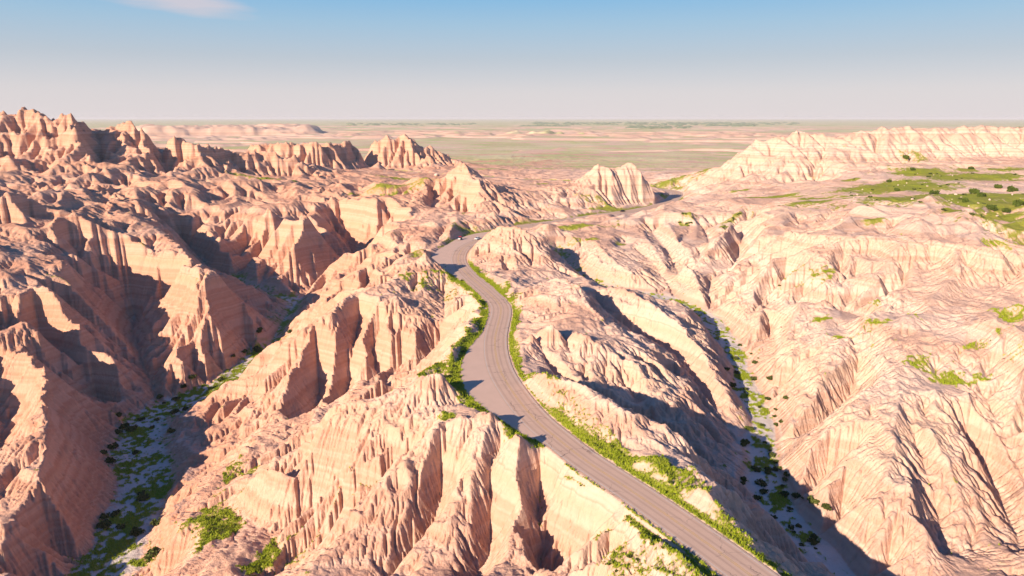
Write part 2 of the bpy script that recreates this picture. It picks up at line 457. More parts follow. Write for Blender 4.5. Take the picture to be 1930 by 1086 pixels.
dRoad = F(road_pts); dLay = F(lay_pts); dPave = np.minimum(dRoad-4.0-1.9*sstep(390, 470, (R0*np.exp(DTH*np.arange(0, NR, 2)))[:, None]*np.ones_like(dRoad)), dLay)
dW, zW = dist_field(cat('W'), 2, 80.0, True); dR = F(cat('R')); dV = F(np.vstack([cat('V'), cat('W')]))
print('dist', time.time()-T0)

# ------------------------------------------------------------------ erosion
_rng = np.random.default_rng(11)
def receivers(h, cell, jit=0.12):
    nr, nc = h.shape
    best = np.zeros((nr, nc), np.float32); rc = np.arange(nr*nc, dtype=np.int64).reshape(nr, nc); me = rc.copy()
    dl = np.ones((nr, nc), np.float32)
    for di in (-1, 0, 1):
        for dj in (-1, 0, 1):
            if di == 0 and dj == 0: continue
            k = 1.41421 if di and dj else 1.0
            a = slice(max(0, -di), nr-max(0, di)); b = slice(max(0, di), nr-max(0, -di))
            c = slice(max(0, -dj), nc-max(0, dj)); d = slice(max(0, dj), nc-max(0, -dj))
            sl = (h[a, c]-h[b, d])/k
            sl *= _rng.uniform(1-jit, 1+jit, sl.shape).astype(np.float32)
            m = sl > best[a, c]
            best[a, c][m] = sl[m]; rc[a, c][m] = me[b, d][m]; dl[a, c][m] = k
    return rc.ravel(), dl.ravel()
def erode(h, cell, K, its, m=0.45, amin=0.0):
    shp = h.shape; h = h.astype(np.float32)
    K = K.ravel().astype(np.float32); cell = np.broadcast_to(cell, shp).ravel().astype(np.float32)
    for it in range(its):
        rc, dl = receivers(h, cell)
        n = len(rc); own = np.arange(n)
        d = (rc != own).astype(np.int32); r = rc.copy()
        for _ in range(14):
            dn = d + d[r]
            if np.array_equal(dn, d): break
            d = dn; r = r[r]
        order = np.argsort(d, kind='stable'); cnt = np.bincount(d); st = np.concatenate([[0], np.cumsum(cnt)])
        A = cell**2
        for L in range(len(cnt)-1, 0, -1):
            ids = order[st[L]:st[L+1]]
            np.add.at(A, rc[ids], A[ids])
        Fq = K*np.maximum(A-amin, 0)**m/(cell*dl)
        hf = h.ravel().copy()
        for L in range(1, len(cnt)):
            ids = order[st[L]:st[L+1]]
            f = Fq[ids]; hf[ids] = (hf[ids]+f*hf[rc[ids]])/(1+f)
        h = hf.reshape(shp)
    return h, A.reshape(shp)

def talus(h, cell, S, its):
    h = h.astype(np.float32)
    lim = np.broadcast_to(S*cell, h.shape).astype(np.float32); lim2 = lim*1.4142
    for _ in range(its):
        m = h.copy()
        m[1:] = np.minimum(m[1:], h[:-1]+lim[1:]); m[:-1] = np.minimum(m[:-1], h[1:]+lim[:-1])
        m[:, 1:] = np.minimum(m[:, 1:], h[:, :-1]+lim[:, 1:]); m[:, :-1] = np.minimum(m[:, :-1], h[:, 1:]+lim[:, :-1])
        h = 0.15*h + 0.85*m
    return h

r2, th2 = grid_xy(2)
X2 = r2[:, None]*np.sin(th2)[None, :]; Y2 = r2[:, None]*np.cos(th2)[None, :]
cell2 = (r2*DTH*2)[:, None]
def grad(h, cell):
    gy, gx = np.gradient(h); return np.hypot(gx, gy)/cell
slope = grad(h, cell2)
k = 1.0
keep = sstep(0.9, 4.5, dPave)                     # nothing moves on the road
wkeep = sstep(2.0, 10.0, dW)
relief = sstep(0.05, 0.4, slope)
free = np.minimum(dR, dV)
nfar = sstep(900, 1200, r2)[:, None]
rough = 0.65*sstep(1150, 700, r2)[:, None]
mesa = sstep(130, 200, X2)*sstep(500, 570, Y2); terr = sstep(120, 190, X2)*sstep(340, 400, Y2)*sstep(580, 530, Y2)
amp = keep*wkeep*(0.25+0.75*np.maximum(relief, rough))
wx = X2 + 6*fbm(X2/30, Y2/30, 2, 50); wy = Y2 + 6*fbm(X2/30, Y2/30, 2, 60)
wild = sstep(-15, -60, X2)*sstep(235, 300, Y2)*sstep(640, 540, Y2)
east = sstep(45, 80, X2)*sstep(560, 480, Y2)
fine = 1 - 0.55*east
h = h + amp*sstep(0, 14, free)*(1-0.6*terr)*(4.5*ridged(wx/36, wy/36, 2, 1)-1.5)
h = h + keep*wkeep*sstep(0, 22, free)*(12*wild*(ridged(wx/70, wy/70, 3, 3)-0.35))
fu, fv = 0.55*wx+0.83*wy, 0.83*wx-0.55*wy
h = h + keep*wkeep*sstep(0, 16, free)*east*np.maximum(sstep(410, 330, Y2), sstep(560, 480, Y2)*sstep(190, 130, X2))*(7.5*(ridged(fu/120, fv/44, 2, 5)-0.45)+2.5*ridged(fu/40, fv/17, 2, 6))
h = h + keep*np.exp(-(dR/22)**2)*sstep(560, 600, r2)[:, None]*sstep(150, 220, X2)*9*(ridged(X2/46, Y2/46, 3, 8)-0.55)
h = h + amp*sstep(0, 6, free)*fine*1.0*ridged(wx/13, wy/13, 2, 11)
h = h + amp*fine*0.3*ridged(wx/5, wy/5, 2, 21)
h = h + keep*np.exp(-(dR/9.0)**2)*sstep(470, 560, r2)[:, None]*(4.5*(ridged(X2/24, Y2/24, 3, 241)-0.5)+sstep(0, -150, X2)*10*(ridged(X2/17, Y2/17, 2, 240)-0.6))
crest = np.exp(-(dR/5.0)**2)
h = h + amp*crest*(1.6*ridged(X2/6, Y2/6, 3, 31))
# hard and soft beds: small benches
def beds(h, X, Y):
    zz = h + 0.8*fbm(X/90, Y/90, 2, 71)
    return 0.16*np.sin(zz*2*np.pi/5.2)
h = h - keep*wkeep*beds(h, X2, Y2)*sstep(0.15, 0.6, slope)
Kb = 0.055*keep*wkeep*(1-0.15*east)*(1-0.5*terr)*(0.25+0.75*np.maximum(relief, rough))
wr_ = np.where(X2 < -60, 15.0, 7.0) + 3*fbm(X2/18, Y2/18, 2, 300)
tw = sstep(1.0, 0.45, dW/wr_)*sstep(330, 300, Y2)
h = h*(1-tw) + (zW + 0.03*dW + 0.35*fbm(X2/6, Y2/6, 3, 305))*tw
h0 = h.copy()
h, A2 = erode(h, cell2, Kb*1.4*(1-0.65*sstep(440, 520, Y2)*sstep(-70, -20, X2)), 22, m=0.5, amin=35.0)
cut = np.maximum(h0-h, 0); CAP = 13.0 - 7.0*sstep(180, 160, Y2)*sstep(-60, -40, X2)*sstep(60, 40, X2)
h = h0 - CAP*(1-np.exp(-cut/CAP))
h = talus(h, cell2, 1.25+0.35*fbm(X2/40, Y2/40, 2, 200)+0.9*np.exp(-(dR/7)**2)+(0.7*sstep(450, 560, r2)[:, None])*(1-0.5*mesa), 50)
# second generation: side rills cut into the settled slopes
h = h + keep*wkeep*(0.5*ridged(wx/9, wy/9, 2, 210) + 0.28*ridged(X2/3.7, Y2/3.7, 2, 215))*(1-0.6*east)
h0 = h.copy()
h, A2 = erode(h, cell2, Kb*0.8*(1-0.5*mesa), 8, m=0.5, amin=1.0)
cut = np.maximum(h0-h, 0); h = h0 - 2.4*(1-np.exp(-cut/2.4))
h = talus(h, cell2, 1.45+0.8*sstep(450, 560, r2)[:, None], 10)
print('erode coarse', time.time()-T0)
h = up2(h.astype(np.float64), (NR, NC))
U = lambda a: up2(a.astype(np.float32), (NR, NC))
r1, th1 = grid_xy(1)
X = (r1[:, None]*np.sin(th1)[None, :]); Y = (r1[:, None]*np.cos(th1)[None, :])
cell1 = (r1*DTH)[:, None]
keep, wkeep, relief, crest = U(keep), U(wkeep), U(relief), U(crest)
dPave, dWf, dVf, dRoadf, eastf = U(dPave), U(dW), U(dV), U(dRoad), U(east)
am = keep*wkeep*(0.2+0.8*relief)
bankm = keep*sstep(-5, 3, X)*sstep(60, 45, X)*sstep(128, 118, Y)*sstep(0.5, 5, dPave)
h = h + bankm*(0.55*ridged((0.53*X-0.85*Y)/1.7+0.3*fbm(X/5, Y/5, 2, 260), (0.85*X+0.53*Y)/16, 2, 261) + 0.25*ridged((0.53*X-0.85*Y)/0.6, (0.85*X+0.53*Y)/7, 1, 262))
dRf = U(dR)
h = h + keep*np.exp(-(dRf/8)**2)*sstep(430, 540, r1)[:, None]*9*np.maximum(ridged(X/12, Y/12, 2, 310)-0.5, 0)*(0.35+0.65*sstep(0, -150, X))
h = h + am*(0.16*ridged(X/2.2, Y/2.2, 2, 41) + 0.12*perlin(X/0.7, Y/0.7, 45)*sstep(400, 150, r1)[:, None])
hp = h.copy()
h, A1 = erode(h, cell1, 0.10*keep*wkeep*(1+0.2*eastf)*(0.3+0.7*relief), 6, m=0.5, amin=0.25)
cut = np.maximum(hp-h, 0); h = hp - 1.5*(1-np.exp(-cut/1.5))
h = talus(h, cell1, 2.4, 3)
print('erode fine', time.time()-T0)
# pavement bed and wash floors
bed = sstep(1.2, 0.0, dPave)
h = h*(1-bed) + (-0.12)*bed
SL = grad(h, cell1)

# ------------------------------------------------------------------ vegetation and silt masks
def hz_at(x, y):
    r = math.hypot(x, y); th = math.atan2(x, y)
    fi = math.log(r/R0)/DTH; fj = (th-TH0)/DTH
    if not (0 <= fi < NR-1 and 0 <= fj < NC-1): return 0.0
    i, j = int(fi), int(fj); a, b = fi-i, fj-j
    return float((h[i, j]*(1-b)+h[i, j+1]*b)*(1-a)+(h[i+1, j]*(1-b)+h[i+1, j+1]*b)*a)
def look(px, py):
    """first ground point seen at (px,py) of the survey picture"""
    u, v = (px-965.0)/FPX, (543.0-py)/FPX
    dx, dy, dz = u, CP_+v*SP_, v*CP_-SP_
    t = 60.0; prev = t
    while t < 1700:
        x, y, z = dx*t, dy*t, CAM_Z+dz*t
        if math.hypot(x, y) > R0 and z < hz_at(x, y): break
        prev = t; t *= 1.003
    for _ in range(12):
        m = (prev+t)/2
        if CAM_Z+dz*m < hz_at(dx*m, dy*m): t = m
        else: prev = m
    return dx*t, dy*t, hz_at(dx*t, dy*t)
def blob(px, py, z, rx, ry, w=1.0):
    x, y = pt(px, py, z); return (x, y, rx, ry, w)
silt = np.exp(-(dWf/np.where(X < -60, 13.0, 7.0))**2)*sstep(0.6, 0.2, SL)
VEG = []
def vg(px, py, z, rx, ry=None, w=1.0):
    x, y, _z = look(px, py); VEG.append((x, y, rx, ry or rx, w))
for q in [(1000,297,0,110,60),(1120,296,0,120,50),(1260,297,0,120,60),(940,288,0,90,60),(900,300,0,60,40),(1280,316,0,50,14),(1010,318,0,30,10),(1290,334,0,40,12),(1300,340,0,20,14),(930,318,0,30,8),(1235,322,0,25,10),(1060,850,0,3,3),(1085,880,0,3,3),(1150,955,0,3,4),(1185,985,0,4,4),(1215,1010,0,4,4),(1255,1045,0,5,4),(1290,1075,0,5,4),(1160,1000,0,2.5,2),(1205,1060,0,3,2),(1100,925,0,1.5,2),(1050,900,0,1,1.5),(1020,1000,0,1,2),(1120,860,0,3,3),(1180,890,0,4,4),(1225,905,0,5,4),(1270,930,0,5,4),(1320,985,0,4,4),(1090,825,0,2.5,3),(1380,1020,0,3,5),(430,1000,0,4,5),(360,1030,0,4,4),(400,960,0,4,5),(290,1050,0,4,3),(530,1030,0,3,4),(250,990,0,4,3),(470,890,0,3,3),(320,920,0,3,3),(900,520,0,3,5),(950,545,0,3,5),(970,560,0,3,4),(880,437,0,10,5),(1800,380,23,50,36),(1890,395,23,36,44),(1930,430,22,20,24),(1690,352,24,40,26),(1560,378,20,34,10),(1450,372,14,22,8),(1740,325,29,22,26),(1840,335,27,40,20),(1720,300,36,9,14),(1745,320,30,10,14),(1700,345,26,22,10),(1600,340,22,8,5),(1540,330,20,9,6),(1820,320,32,8,10),(1790,370,24,32,16),(1880,370,24,28,20),(1870,410,23,14,12),(1920,400,23,20,14),(1680,350,25,24,8),
          (1540,375,19,14,5),(1500,372,17,9,4),(1600,370,21,12,4),(1900,320,34,14,10),(1920,440,20,8,8),(1795,398,22,5,4),(1645,415,18,5,4),(1370,430,6,4,8),(1380,410,7,8,5),(1300,400,5,6,8),(1290,420,4,5,5),(1400,405,9,8,4),
          (1500,530,8,7,5),(1540,520,9,6,6),(1520,545,6,5,3),(1620,625,4,9,3),(1790,716,1,5,3.5),(1740,690,2,4,4),(1850,716,1,3,2),(1915,595,10,5,5),(1650,570,7,3,2),(1545,603,2,3,2),(1880,470,17,5,4),(1930,660,8,4,3),(1850,650,6,6,2),
          (380,980,-41.0,6,9),(340,1010,-41.0,5,5),(440,890,-39.0,3,4),(410,1000,-41.0,5,6),(300,1030,-42.1,5,3),(550,1040,-37.9,6,6),(495,1070,-39.0,4,5),(240,990,-44.0,3,2),(650,950,-19.0,3,3),(690,930,-16.3,3,2),(300,930,-42.9,3,4),(270,1060,-44.0,5,2),(440,960,-40.0,4,4),
          (1180,1000,-3.7,5,5),(1120,960,-3.1,4,3),(1200,1040,-5.6,6,5),(1250,1065,-5.0,9,4),(1110,930,-1.9,2,3),(1150,1050,-8.7,3,3),
          (1270,905,-0.6,5,5),(1300,940,-1.2,5,4),(1230,880,-0.5,5,3),(870,640,-0.7,3,9),(820,690,-4.8,3,5),(800,700,-5.4,3,4),(845,715,2,3,2.5),(800,530,-0.7,7,6),(835,522,-0.5,5,4),(780,535,-1.4,6,4),(850,555,-2.0,3,4),(880,600,-1.4,2.5,8),(840,785,0,2.5,2),
          (1150,388,0.5,10,12),(1120,378,1,14,6),(1140,395,0.3,16,4),(1100,425,0.5,18,5),(1065,428,0.5,10,4),(1250,370,0,5,12),(1115,452,0,5,3),(1085,452,0,5,3),(1170,460,1,4,3),(870,437,0.5,8,5),(895,437,0.5,6,3),(790,472,0,6,5),(1395,360,8,9,6),
          (750,355,2,25,14),(770,338,1,30,14),(500,337,14,40,8),(700,356,3,18,8),(1000,347,0,18,8),(1030,346,0,12,8),(200,515,-5.0,5,3),(115,525,-2.1,6,3),(375,525,-2.9,3,2),(262,475,2,4,3)]:
    vg(*q)
veg = np.zeros(h.shape, np.float32)
for x, y, rx_, ry_, w in VEG:
    r = math.hypot(x, y); e = 1.7*max(rx_, ry_)/r
    th = math.atan2(x, y)
    j0, j1 = int((th-e-TH0)/DTH), int((th+e-TH0)/DTH)
    i0, i1 = int(math.log(max(r*(1-e), R0)/R0)/DTH), int(math.log(r*(1+e)/R0)/DTH)
    j0, j1, i0, i1 = max(j0, 0), min(j1, NC), max(i0, 0), min(i1, NR)
    if j1 <= j0 or i1 <= i0: continue
    xs, ys = X[i0:i1, j0:j1], Y[i0:i1, j0:j1]
    g = np.exp(-((xs-x)/rx_)**2-((ys-y)/ry_)**2)*w*1.5
    veg[i0:i1, j0:j1] = np.maximum(veg[i0:i1, j0:j1], g)
# verges: grass along the road, wide to the right near the bottom, thin elsewhere
vn = fbm(X/9, Y/9, 3, 80); vf = fbm(X/2.2, Y/2.2, 3, 85)
patch = sstep(-0.25, 0.35, fbm(X/35, Y/35, 2, 90)+0.1)
verge = np.exp(-((dPave-1.2)/2.2)**2)*(0.35+1.0*patch)*sstep(0.2, 1.0, dPave)
strip = sstep(200, 150, Y)*sstep(7.5, 4.0, dPave)*1.1*sstep(0.2, 0.8, dPave)
veg = np.maximum(veg, np.maximum(verge, strip*(X > -2)))
rk = road[:, 1] < 335
oy_ = np.argsort(road[rk, 1]); rX = np.interp(Y.ravel(), road[rk, 1][oy_], road[rk, 0][oy_]).reshape(Y.shape)
left = (X < rX) & (Y < 335); lf = sstep(6.2, 3.6, dPave + 1.6*fbm(X/7, Y/7, 2, 280))*sstep(0.25, 0.9, dPave)
veg = np.maximum(veg, 0.95*lf*left*sstep(150, 158, Y)); veg = np.maximum(veg, 0.95*sstep(4.2, 2.8, dPave+1.4*vf+0.8*vn)*sstep(0.2, 0.7, dPave)*left*(Y < 160))
veg = np.maximum(veg, 0.9*sstep(2.6, 1.4, dPave+1.2*vn)*sstep(0.2, 0.8, dPave)*(~left)*(Y < 335))
veg = np.maximum(veg, (0.66-0.14*(X > 0))*np.exp(-(dWf/np.where(X < -60, 12.0, 6.0))**2))
# flats far out
flat = sstep(0.45, 0.2, SL)*sstep(900, 1150, np.hypot(X, Y))*sstep(0.22, -0.02, fbm(X/110, Y/45, 4, 270)-0.08)*1.25
veg = np.maximum(veg, flat*(0.72+0.3*fbm(X/120, Y/60, 3, 95)))
veg = veg + 0.34*vn + 0.42*vf + 0.25*fbm(X/20, Y/20, 2, 290)*sstep(300, 400, Y)
veg = sstep(0.48, 0.72, veg)*sstep(1.1, 0.55, SL)*sstep(0.15, 0.5, dPave)
h = h + veg*0.25*(0.5+perlin(X/0.8, Y/0.8, 99))*sstep(300, 200, r1)[:, None]

# ------------------------------------------------------------------ mesh builders
def sheet(name, X, Y, Z, attrs, mat):
    nr, nc = X.shape; n = nr*nc
    co = np.empty((n, 3), np.float32); co[:, 0] = X.ravel(); co[:, 1] = Y.ravel(); co[:, 2] = Z.ravel()
    i = np.arange(nr-1, dtype=np.int32)[:, None]*nc + np.arange(nc-1, dtype=np.int32)[None, :]
    q = np.stack([i, i+nc, i+nc+1, i+1], -1).reshape(-1, 4)[:, ::-1]
    m = bpy.data.meshes.new(name)
    m.vertices.add(n); m.vertices.foreach_set('co', co.ravel())
    m.loops.add(q.size); m.loops.foreach_set('vertex_index', np.ascontiguousarray(q).ravel().astype(np.int32))
    m.polygons.add(len(q)); m.polygons.foreach_set('loop_start', np.arange(0, q.size, 4, dtype=np.int32))
    m.polygons.foreach_set('use_smooth', np.ones(len(q), bool))
    for k, a in attrs.items():
        at = m.attributes.new(k, 'FLOAT', 'POINT'); at.data.foreach_set('value', a.astype(np.float32).ravel())
    m.update(calc_edges=True)
    m.materials.append(mat)
    o = bpy.data.objects.new(name, m); COL.objects.link(o); return o

class NT:
    def __init__(s, name):
        s.m = bpy.data.materials.new(name); s.m.use_nodes = True
        s.t = s.m.node_tree; s.n = s.t.nodes; s.l = s.t.links
        s.p = s.n['Principled BSDF']; s.out = s.n['Material Output']
        s.p.inputs['Roughness'].default_value = 0.95
        s.p.inputs['Specular IOR Level'].default_value = 0.15
    def put(s, inp, v):
        if isinstance(v, (int, float)): inp.default_value = v
        elif isinstance(v, tuple): inp.default_value = v if len(v) != 3 or inp.type != 'RGBA' else (*v, 1)
        else: s.l.new(v, inp)
    def math(s, op, a, b=None, c=None, clamp=False):
        n = s.n.new('ShaderNodeMath'); n.operation = op; n.use_clamp = clamp
        for i, v in enumerate((a, b, c)):
            if v is not None: s.put(n.inputs[i], v)
        return n.outputs[0]
    def mix(s, f, a, b, mode='MIX'):
        n = s.n.new('ShaderNodeMix'); n.data_type = 'RGBA'; n.blend_type = mode
        s.put(n.inputs[0], f); s.put(n.inputs[6], a); s.put(n.inputs[7], b); return n.outputs[2]
    def noise(s, vec, sc, det=4, rough=0.55, dim='3D'):
        n = s.n.new('ShaderNodeTexNoise'); n.noise_dimensions = dim
        n.inputs['Scale'].default_value = sc; n.inputs['Detail'].default_value = det; n.inputs['Roughness'].default_value = rough
        s.l.new(vec, n.inputs['W' if dim == '1D' else 'Vector']); return n.outputs['Fac']
    def pos(s):
        g = s.n.new('ShaderNodeNewGeometry'); return g.outputs['Position']
    def scale(s, vec, x, y, z):
        n = s.n.new('ShaderNodeVectorMath'); n.operation = 'MULTIPLY'; s.l.new(vec, n.inputs[0]); n.inputs[1].default_value = (x, y, z); return n.outputs[0]
    def ss(s, v, a, b):
        n = s.n.new('ShaderNodeMapRange'); n.interpolation_type = 'SMOOTHSTEP'; s.put(n.inputs[0], v)
        n.inputs[1].default_value = a; n.inputs[2].default_value = b; return n.outputs[0]
    def attr(s, name):
        n = s.n.new('ShaderNodeAttribute'); n.attribute_name = name; return n.outputs['Fac']
    def bump(s, hgt, dist, strength=1.0):
        n = s.n.new('ShaderNodeBump'); n.inputs['Distance'].default_value = dist; n.inputs['Strength'].default_value = strength
        s.l.new(hgt, n.inputs['Height']); s.l.new(n.outputs[0], s.p.inputs['Normal'])
    def sep(s, vec):
        n = s.n.new('ShaderNodeSeparateXYZ'); s.l.new(vec, n.inputs[0]); return n.outputs
    def ramp(s, f, stops):
        n = s.n.new('ShaderNodeValToRGB'); s.l.new(f, n.inputs[0]); e = n.color_ramp.elements
        e[0].position, e[0].color = stops[0][0], (*stops[0][1], 1); e[1].position, e[1].color = stops[-1][0], (*stops[-1][1], 1)
        for p, c in stops[1:-1]: q = e.new(p); q.color = (*c, 1)
        return n.outputs[0]

def ground_material():
    t = NT('badlands_clay'); P = t.pos(); sp = t.sep(P)
    warp = t.noise(t.scale(P, 1, 1, 0.3), 0.02, 3)
    zz = t.math('ADD', sp[2], t.math('MULTIPLY', warp, 5.0))
    zz = t.math('ADD', zz, t.math('MULTIPLY', t.noise(P, 0.35, 3), 0.8))
    band = t.noise(zz, 0.16, 3, 0.5, '1D')
    col = t.ramp(band, [(0.30, (0.65, 0.415, 0.29)), (0.42, (0.69, 0.465, 0.35)), (0.50, (0.60, 0.36, 0.26)), (0.60, (0.71, 0.495, 0.385)), (0.75, (0.64, 0.41, 0.305))])
    thin = t.ss(t.noise(zz, 0.36, 2, 0.5, '1D'), 0.53, 0.66)
    col = t.mix(t.math('MULTIPLY', thin, t.math('MULTIPLY', t.ss(t.noise(P, 0.03, 3), 0.35, 0.65), 0.38)), col, (0.58, 0.33, 0.22))
    # redder clay to the west, paler ash beds to the east
    west = t.ss(t.math('ADD', t.math('MULTIPLY', sp[0], -1.0), t.math('ADD', t.math('MULTIPLY', sp[1], 0.12), t.math('MULTIPLY', warp, 60.0))), -40.0, 190.0)
    far = t.ss(sp[1], 700.0, 1300.0)
    col = t.mix(t.math('MULTIPLY', t.math('SUBTRACT', 1.0, t.ss(sp[1], 1500.0, 2500.0)), t.math('MULTIPLY', west, 0.9)), col, t.mix(1.0, col, (0.95, 0.78, 0.69), 'MULTIPLY'))
    mott = t.noise(P, 0.5, 6, 0.65)
    col = t.mix(0.35, col, t.mix(1.0, col, t.ramp(mott, [(0.3, (0.72, 0.70, 0.68)), (0.7, (1.1, 1.1, 1.1))]), 'MULTIPLY'))
    # pale silt floors
    silt = t.attr('silt'); col = t.mix(t.math('MULTIPLY', silt, 0.85), col, (0.60, 0.55, 0.50))
    v = t.attr('veg'); gn = t.noise(P, 1.4, 5, 0.7); gf = t.noise(P, 0.05, 3)
    g = t.mix(gn, (0.13, 0.18, 0.005), (0.33, 0.33, 0.015)); g = t.mix(t.ss(gf, 0.35, 0.7), g, (0.25, 0.24, 0.025))
    far = t.ss(sp[1], 700.0, 1300.0); g = t.mix(t.math('MULTIPLY', far, 0.85), g, t.mix(t.ss(t.noise(t.scale(P, 1, 0.5, 1), 0.004, 4), 0.35, 0.65), (0.47, 0.46, 0.20), (0.68, 0.56, 0.36)))
    col = t.mix(t.math('MULTIPLY', v, 0.95), col, g)
    t.l.new(col, t.p.inputs['Base Color'])
    b1 = t.noise(P, 0.9, 8, 0.7); b2 = t.noise(t.scale(P, 1.0, 1.0, 0.18), 2.2, 4, 0.6)
    t.bump(t.math('ADD', t.math('MULTIPLY', b1, 0.8), t.math('MULTIPLY', b2, 0.5)), 0.8, 0.7)
    return t.m
M_ground = ground_material()
terrain = sheet('badlands_terrain', X, Y, h, {'veg': veg, 'silt': silt}, M_ground)
terrain['kind'] = 'structure'
print('terrain mesh', time.time()-T0)

# the prairie: the same ground going on to the horizon
rf = np.concatenate([[r1[-1]], np.geomspace(r1[-1]*1.004, 9000, 520), np.geomspace(9100, 60000, 90)])
thf = th1[::2]
XF = rf[:, None]*np.sin(thf)[None, :]; YF = rf[:, None]*np.cos(thf)[None, :]
edge = h[-1, ::2]
n1 = ridged(XF/420, YF/160, 4, 120); n2 = fbm(XF/1800, YF/1100, 3, 130)
tab = sstep(-0.02, 0.10, fbm(XF/650, YF/260, 4, 140)) * sstep(0.0, 0.2, n2+0.2)
hf = -31 + 5*n2 + 9*tab*sstep(1900, 2300, rf)[:, None] + 2.0*n1
hf = hf*(1-sstep(6000, 14000, rf)[:, None]) - 28*sstep(6000, 14000, rf)[:, None]
pxf = 965 + FPX*np.tan(np.arctan2(XF, YF))*0.985
mes = sstep(0, 0.25, sstep(255, 330, pxf)*sstep(640, 560, pxf)*sstep(4050, 4300, rf)[:, None]*sstep(5600, 5000, rf)[:, None] + 0.10*ridged(XF/160, YF/200, 3, 160) - 0.12)*sstep(235, 300, pxf)*sstep(660, 600, pxf)
mnd = sum(np.exp(-((pxf-cx)/w_)**2-((rf[:, None]-3950)/150)**2)*hh for cx, w_, hh in ((905,12,14),(925,9,12),(968,17,24),(1005,10,20),(1030,13,24),(1055,8,20),(1090,12,12),(860,15,13)))
mnd = mnd*(0.8+0.35*ridged(XF/60, YF/90, 2, 165))
lows = 10*sstep(0.1, 0.45, fbm(XF/260, YF/140, 3, 170)+0.25*sstep(1150, 1300, pxf))*sstep(3300, 3500, rf)[:, None]*sstep(5000, 4300, rf)[:, None]
hf = hf + 44*mes + 16*mes*(ridged(XF/95, YF/130, 3, 330)-0.6) + mnd + lows
w = sstep(1, 1.12, rf/r1[-1])[:, None]
hf = edge[None, :]*(1-w) + hf*w
hf[0] = edge
celf = np.gradient(rf)[:, None]
slf = np.abs(np.gradient(hf, axis=0)/celf) + np.abs(np.gradient(hf, axis=1)/(rf[:, None]*DTH*2))
bare = sstep(0.05, 0.14, slf) + sstep(0.0, 0.22, fbm(XF/170, YF/75, 5, 150, 0.6)-0.05)*sstep(5500, 2500, rf)[:, None]
bare = np.where(mnd > 9, 0.15, bare)
vegf = 1-np.clip(bare, 0, 1)
prairie = sheet('prairie', XF, YF, hf, {'veg': vegf, 'silt': 0*vegf}, M_ground)
prairie['kind'] = 'structure'
# ------------------------------------------------------------------ road
def ribbon(name, line, a, b, z, mat, parent=None):
    t = np.gradient(line, axis=0); t /= np.linalg.norm(t, axis=1)[:, None]; nrm = np.column_stack([-t[:, 1], t[:, 0]])
    ks = np.linspace(0, 1, max(2, int(abs(b-a)/1.0)+1))
    m = bpy.data.meshes.new(name); V_ = []
    for kk in ks:
        wsc = 1 + 0.45*sstep(390, 470, line[:, 1])[:, None]
        o = line + nrm*(a+(b-a)*kk)*wsc; V_.append(np.column_stack([o, np.full(len(o), z)]))
    n = len(line); Fc = []
    for c in range(len(ks)-1):
        for i in range(n-1): Fc.append((c*n+i, c*n+i+1, (c+1)*n+i+1, (c+1)*n+i))
    m.from_pydata(np.vstack(V_).tolist(), [], Fc)
    uv = m.uv_layers.new(name='uv'); L = np.concatenate([[0], np.cumsum(np.linalg.norm(np.diff(line, axis=0), axis=1))])
    for lp in m.loops:
        c, i = divmod(lp.vertex_index, n); uv.data[lp.index].uv = (a+(b-a)*ks[c], L[i])
    m.materials.append(mat); o = bpy.data.objects.new(name, m); COL.objects.link(o)
    if (m.polygons[0].normal.z < 0): m.flip_normals()
    if parent: o.parent = parent
    return o
def asphalt(name, tracks=True, tint=(0.60, 0.40, 0.30)):
    t = NT(name); P = t.pos()
    c = t.mix(t.noise(P, 0.25, 5), tuple(x*0.9 for x in tint), tuple(x*1.12 for x in tint))
    c = t.mix(t.noise(P, 3.0, 4), c, t.mix(1.0, c, (0.86, 0.86, 0.86), 'MULTIPLY'))
    if tracks:
        uvn = t.n.new('ShaderNodeUVMap'); uvn.uv_map = 'uv'; u = t.sep(uvn.outputs[0])
        ab = t.math('ABSOLUTE', t.math('SUBTRACT', t.math('ABSOLUTE', u[0]), 1.85))      # lane centres
        wt = t.ss(t.math('ABSOLUTE', t.math('SUBTRACT', ab, 0.8)), 0.45, 0.0)
        oil = t.noise(t.scale(uvn.outputs[0], 1.2, 0.05, 1), 1.0, 3)
        c = t.mix(t.math('MULTIPLY', wt, t.math('MULTIPLY', oil, 0.75)), c, (0.33, 0.205, 0.165))
        # sealed cracks
        cr = t.n.new('ShaderNodeTexVoronoi'); cr.feature = 'DISTANCE_TO_EDGE'; cr.inputs['Scale'].default_value = 0.16
        wv = t.n.new('ShaderNodeVectorMath'); wv.operation = 'ADD'; t.l.new(P, wv.inputs[0])
        nn = t.n.new('ShaderNodeTexNoise'); nn.inputs['Scale'].default_value = 0.5; t.l.new(P, nn.inputs['Vector'])
        sc = t.scale(nn.outputs['Color'], 3, 3, 0); t.l.new(sc, wv.inputs[1]); t.l.new(wv.outputs[0], cr.inputs['Vector'])
        ln = t.math('MULTIPLY', t.ss(cr.outputs['Distance'], 0.012, 0.004), t.ss(t.noise(P, 0.06, 2), 0.45, 0.6))
        c = t.mix(t.math('MULTIPLY', ln, 0.8), c, (0.10, 0.075, 0.07))
    t.l.new(c, t.p.inputs['Base Color']); t.p.inputs['Roughness'].default_value = 0.85
    t.bump(t.noise(P, 8, 4), 0.02, 0.4)
    return t.m
M_road = asphalt('road_asphalt'); M_lay = asphalt('layby_asphalt', False, (0.64, 0.43, 0.33))
rd = ribbon('road', road, -3.85, 3.85, 0.0, M_road); rd['kind'] = 'structure'
